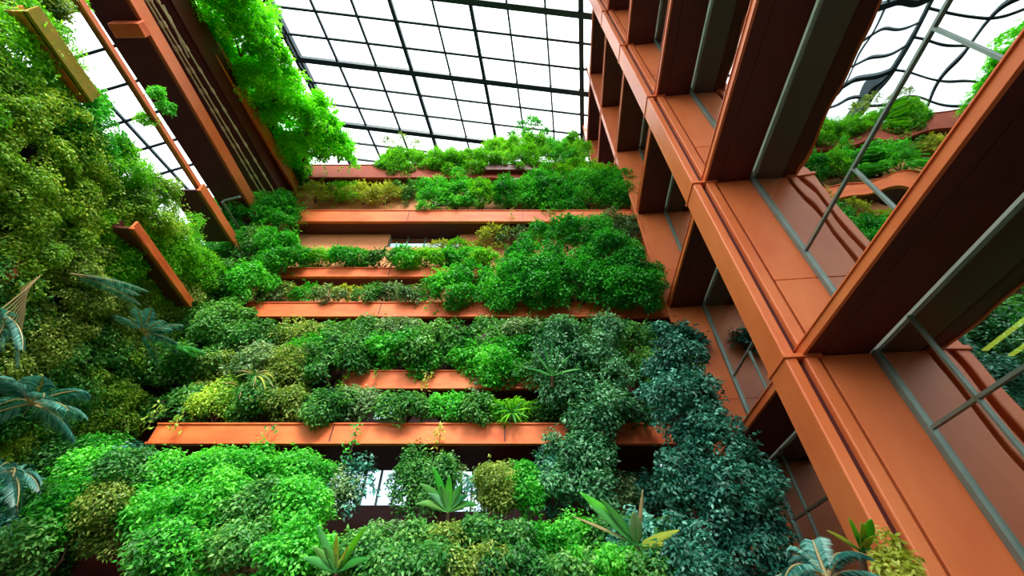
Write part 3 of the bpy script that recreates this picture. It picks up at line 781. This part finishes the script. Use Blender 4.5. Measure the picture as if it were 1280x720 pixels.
# brown trunk stub with roots at the frame edge
cr = at_x(10, 330, -7.6)
e = empty('trunk_stub', cr, 'small red-brown knotted trunk stub with thin hanging roots on the vine wall', 'trunk')
mb = MB(); mb.tube([cr + Vector((-.4, -.1, .5)), cr + Vector((0, 0, .2)), cr + Vector((.1, .05, -.15)), cr + Vector((.0, .1, -.5))], [.05, .09, .10, .05], 12); mb.build('knot', M['trunk_fibre'], e, 0, True)
for k in range(9):
    a = at_x(50 - k * 3, 345 + k * 2, -7.0); b = at_x(2 + k * 3, 386 + k * 4, -7.0)
    MB().tube([a, a.lerp(b, .5) + Vector((.03, 0, .03)), b], [.012, .012, .008], 5).build('root', M['frond_dry'], e)

# ferns at the foot of the column
cr = at_y(1035, 725, 3.6)
palm('tree_fern', cr, [(-1, .0, .35), (-.9, .3, .5), (-.3, .2, 1), (.1, .1, 1), (.5, .1, .75), (.7, -.1, .35), (-.6, -.3, .4), (.3, -.4, .6), (.0, .5, .8)], 'teal fern fronds curling at the foot of the ribbed column', 'frond_teal', .62, .13, .9, 70, .011, [(cr.x, cr.y, FLOOR), (cr.x, cr.y, cr.z - .3), cr], 'fern')

def blade_leaf(base, direction, length, width, arch, name, mat, parent, fold=.2, up=None):
    """a long entire leaf with a folded midrib"""
    d = Vector(direction).normalized(); up = Vector(up) if up else Vector((0, 0, 1)); side = d.cross(up)
    if side.length < .15: side = d.cross(Vector((0, 1, 0)))
    side.normalize(); u2 = side.cross(d).normalized()
    V, Fc = [], []; n = 12
    off = parent.matrix_basis.translation
    for i in range(n + 1):
        t = i / n
        c = Vector(base) + d * length * t + Vector((0, 0, -1)) * arch * length * .5 * t * t
        w = width / 2 * (math.sin(PI * min(1, t * .92 + .06)) ** .8) * (.25 if t < .15 else 1)
        V += [c - side * w + u2 * w * fold - off, c - off, c + side * w + u2 * w * fold - off]
        if i:
            b = 3 * i; Fc += [(b - 3, b - 2, b + 1, b), (b - 2, b - 1, b + 2, b + 1)]
    o = mesh_obj(name, V, Fc, M[mat], parent, True)
    sd = o.modifiers.new('thick', 'SOLIDIFY'); sd.thickness = .004
    return o
def broad_plant(u, v, y, leaves, label, mats=('frond_green',), name='broad_leaved_plant', size=1.0):
    c = at_y(u, v, y); e = empty(name, c, label, 'plant', None)
    for i, (tu, tv, w, ar, mt) in enumerate(leaves):
        t = at_y(tu, tv, y - .25)
        blade_leaf(c, t - c + Vector((0, 0, ar * .3)), (t - c).length * 1.05, w, ar, 'leaf', mt, e, up=(.0, -1, .35))
        MB().tube([c, c.lerp(t, .5)], [.012, .007], 5).build('leaf_stalk', M['frond_green'], e)
    MB().tube([c + Vector((0, .12, -.16)), c], [.03, .025], 8).build('stem', M['bark'], e)
broad_plant(797, 682, 5.8, [(724, 610, .15, .25, 'bright'), (736, 628, .12, .25, 'frond_green'), (718, 645, .04, .1, 'frond_dry'), (748, 618, .1, .3, 'green'), (792, 640, .16, .1, 'grey_green'), (803, 615, .05, 0, 'frond_dry'), (846, 663, .10, -.1, 'yellow'), (862, 700, .12, .3, 'frond_green'), (835, 684, .08, .2, 'yellow')],
            'broad-leaved plant with long spreading leaves below the bare recess')
broad_plant(420, 716, 5.6, [(396, 655, .08, .15, 'frond_green'), (458, 657, .09, .15, 'lime'), (402, 682, .07, .3, 'green'), (436, 684, .05, .2, 'yellow'), (376, 700, .1, .4, 'frond_green'), (462, 700, .09, .4, 'green'), (420, 668, .06, .1, 'yellow'), (385, 680, .08, .5, 'green')],
            'banana-like plant with upright pointed leaves at the lower frame edge')
broad_plant(560, 640, 6.4, [(522, 598, .12, .5, 'green'), (540, 576, .10, .35, 'bright'), (582, 598, .12, .5, 'green'), (516, 630, .11, .8, 'green'), (600, 632, .11, .8, 'green'), (562, 590, .10, .3, 'bright'), (530, 612, .1, .7, 'deep'), (590, 616, .1, .7, 'deep'), (548, 600, .1, .5, 'green')],
            'broad dark-leaved plant between the low bright windows')
broad_plant(1078, 690, 4.3, [(1062, 650, .11, .1, 'lime'), (1078, 655, .12, .1, 'yellow'), (1092, 650, .11, .2, 'lime'), (1100, 680, .08, .5, 'yellow'), (1036, 665, .06, .1, 'yellow')],
            'yellow-green pointed leaves behind the ribbed column foot')
shrub(at_y(1120, 715, 4.2), (.16, .12, .28), 'yellow', 'yellow-green hanging spray beside the ribbed column foot', 'sprays at the column foot', cover=.8, leaf=.8)
broad_plant(690, 470, 6.6, [(668, 440, .05, .2, 'frond_green'), (680, 432, .05, .2, 'frond_green'), (700, 430, .05, .2, 'frond_green'), (715, 442, .05, .3, 'frond_green'), (725, 462, .05, .3, 'frond_green'), (660, 462, .05, .4, 'frond_green'), (690, 426, .05, .1, 'frond_green')],
            'spiky rosette plant in the dark tree beside the steel trough', name='spiky_rosette')
for (u, v, y, lab) in [(318, 470, 7.3, 'drooping pale dracaena-like tuft over the long trough'), (300, 485, 7.3, 'second drooping pale tuft, lower beside the dracaena-like one')]:
    broad_plant(u, v, y, [(u + 24 * math.cos(a_ * .62), v + 4 + 13 * math.sin(a_ * .62), .028, 1.1, ['olive', 'frond_dry', 'yellow', 'green'][a_ % 4]) for a_ in range(14)], lab, name='drooping_tuft')
broad_plant(640, 516, 7.2, [(640 + 22 * math.cos(a_ * .7), 514 + 17 * math.sin(a_ * .7), .03, .5, ['lime', 'bright', 'frond_green'][a_ % 3]) for a_ in range(9)] + [(640 + 13 * math.cos(a_), 520 + 12 * math.sin(a_), .03, .7, 'lime') for a_ in range(6)], 'lime green grassy tuft spilling over the long trough', name='grassy_tuft')
# trailing vines that drop over the fasciae
def trail(u, v, y, ln, k, label):
    a = at_y(u, v, y - .1)
    e = empty('trailing_vine', a, label, 'vine', 'vines trailing over the troughs')
    n = int(ln * 60)
    t = RNG.uniform(0, 1, n)
    P = np.stack([RNG.normal(0, .05, n) + .04 * np.sin(t * 7), RNG.normal(-.03, .03, n), -t * ln], 1)
    Nn = RNG.normal(size=(n, 3)) * .5 + np.array([0, -1, .4]); Nn /= np.linalg.norm(Nn, axis=1, keepdims=True)
    V, Fc = build_leaves(P, Nn, .09, .045, RNG, .4)
    np_mesh('foliage', V, Fc, M[k], e)
    MB().tube([a, a + Vector((.03, 0, -ln * .5)), a + Vector((0, 0, -ln))], [.006, .005, .003], 4).build('stem', M['bark'], e)
for (u, v, y, ln, k, lab) in [(447, 528, 7.25, .7, 'bright', 'bright vine trailing over the middle of the long trough'), (550, 530, 7.25, .55, 'yellow', 'yellow vine trailing over the long trough'), (340, 530, 7.25, .2, 'green', 'tiny dark vine on the face of the long trough'),
                              (432, 466, 7.85, .35, 'lime', 'short vine over the end of the short trough'), (535, 464, 7.85, .5, 'yellow', 'yellow vine over the short trough'), (640, 262, 8.45, .6, 'yellow', 'yellow vine trailing from the second trough down'),
                              (595, 470, 7.85, .5, 'grey_green', 'grey-green vine over the short trough'), (205, 500, 7.2, .6, 'moss_leaf', 'mossy vine over the near end of the long trough'), (235, 505, 7.2, .5, 'moss_leaf', 'second mossy vine over the near end of the long trough')]:
    trail(u, v, y, ln, k, lab)
# slender sapling against the roof
c = at_y(664, 186, 8.9)
e = empty('slender_sapling', c, 'slender sapling rising against the glass roof above the topmost terrace', 'sapling')
tp = at_y(664, 150, 8.9)
MB().tube([c, c.lerp(tp, .5) + Vector((.05, 0, 0)), tp], [.03, .02, .008], 6).build('stem', M['bark'], e)
Vs, Fs, off = [], [], 0
for (u, v, r) in [(652, 158, 7), (670, 155, 8), (664, 150, 6), (680, 166, 6), (640, 168, 5), (660, 168, 7)]:
    q = at_y(u, v, 8.9); s_ = depth(q) / F
    V, Fc = foliage(np.array(q - c), (r * s_, r * s_, r * s_ * .7), 'bright', RNG, (0, -1, 0), .35); Vs.append(V); Fs.append(Fc + off); off += len(V)
np_mesh('foliage', np.concatenate(Vs), np.concatenate(Fs), M['bright'], e)
for k_, (u, v) in enumerate([(486, 178), (502, 172), (518, 180)]):
    c = at_y(u, v + 20, 8.95); e = empty('wispy_sprig', c, f'wispy yellowish sprig above the topmost terrace, {ORD[2 - k_]} from the sapling', 'sprig', 'wispy sprigs')
    tp = at_y(u, v, 8.95)
    MB().tube([c, tp], [.012, .005], 5).build('stem', M['bark'], e)
    V, Fc = foliage(np.array(tp - c), (.22, .2, .22), 'olive', RNG, (0, -1, 0), .22); np_mesh('foliage', V, Fc, M['olive'], e)
M['strip_glow'] = newmat('strip_glow')[0]  # self-glowing colour of the added streaks
_nt = M['strip_glow'].node_tree; _em = _nt.nodes.new('ShaderNodeEmission'); _em.inputs['Color'].default_value = srgb(206, 214, 70); _em.inputs['Strength'].default_value = 2.6
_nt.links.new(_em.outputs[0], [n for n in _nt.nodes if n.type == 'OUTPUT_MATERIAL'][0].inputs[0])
for q, (w_, s0, s1) in enumerate([(1.95, 3.3, 4.35), (2.35, 3.3, 4.5), (2.75, 3.2, 4.4), (3.15, 3.2, 4.5), (3.55, 3.3, 4.4)]):  # added glowing strips that imitate yellow-green streaks in the facade glass
    e = empty('glow_strip', T(s0, w_, 2.8), f'added yellow glow strip behind the dark ground floor glass, {ORD[q]} from the grey ceiling panel', 'glow strip', 'glow strips behind the glass')
    MB().box(s0, w_ - .035, 2.84, s1, w_ + .035, 3.015, T).build('strip_back', M['dark'], e)
    MB().box(s0, w_ - .03, 2.82, s1, w_ + .03, 2.84, T).build('glow_face', M['strip_glow'], e)

# ------------------------------------------------------------------ light
w = bpy.data.worlds.new('sky'); bpy.context.scene.world = w; w.use_nodes = True
nt = w.node_tree; nt.nodes.clear()
out = nt.nodes.new('ShaderNodeOutputWorld'); bg = nt.nodes.new('ShaderNodeBackground')
tc = nt.nodes.new('ShaderNodeTexCoord'); sx = nt.nodes.new('ShaderNodeSeparateXYZ'); rp = nt.nodes.new('ShaderNodeValToRGB')
nt.links.new(tc.outputs['Generated'], sx.inputs[0]); nt.links.new(sx.outputs['Z'], rp.inputs['Fac'])
e_ = rp.color_ramp.elements
e_[0].position = .0; e_[0].color = (.02, .022, .02, 1); e_[1].position = .35; e_[1].color = (.93, .97, 1, 1); x_ = e_.new(.03); x_.color = (.5, .56, .58, 1)
nt.links.new(rp.outputs['Color'], bg.inputs['Color']); bg.inputs['Strength'].default_value = 2.6
nt.links.new(bg.outputs[0], out.inputs[0])
sd = bpy.data.lights.new('sun', 'SUN'); sd.energy = 4.5; sd.angle = math.radians(20); sd.color = (1, .95, .85)
so = bpy.data.objects.new('sun', sd); C.objects.link(so)
so.rotation_euler = Vector((.1, -.62, -1)).rotation_difference(Vector((0, 0, 1))).to_euler() if False else (Vector((-.12, .82, -.95)).to_track_quat('-Z', 'Y').to_euler())

sc = bpy.context.scene
sc.view_settings.view_transform = 'Standard'; sc.view_settings.look = 'None'
sc.view_settings.exposure = .5; sc.view_settings.gamma = 1; sc.view_settings.use_curve_mapping = False
sc.cycles.use_denoising = True
sc.cycles.max_bounces = 8; sc.cycles.transparent_max_bounces = 16
sc.cycles.diffuse_bounces = 4
print('tris', STATS[0], 'objects', len(sc.objects))
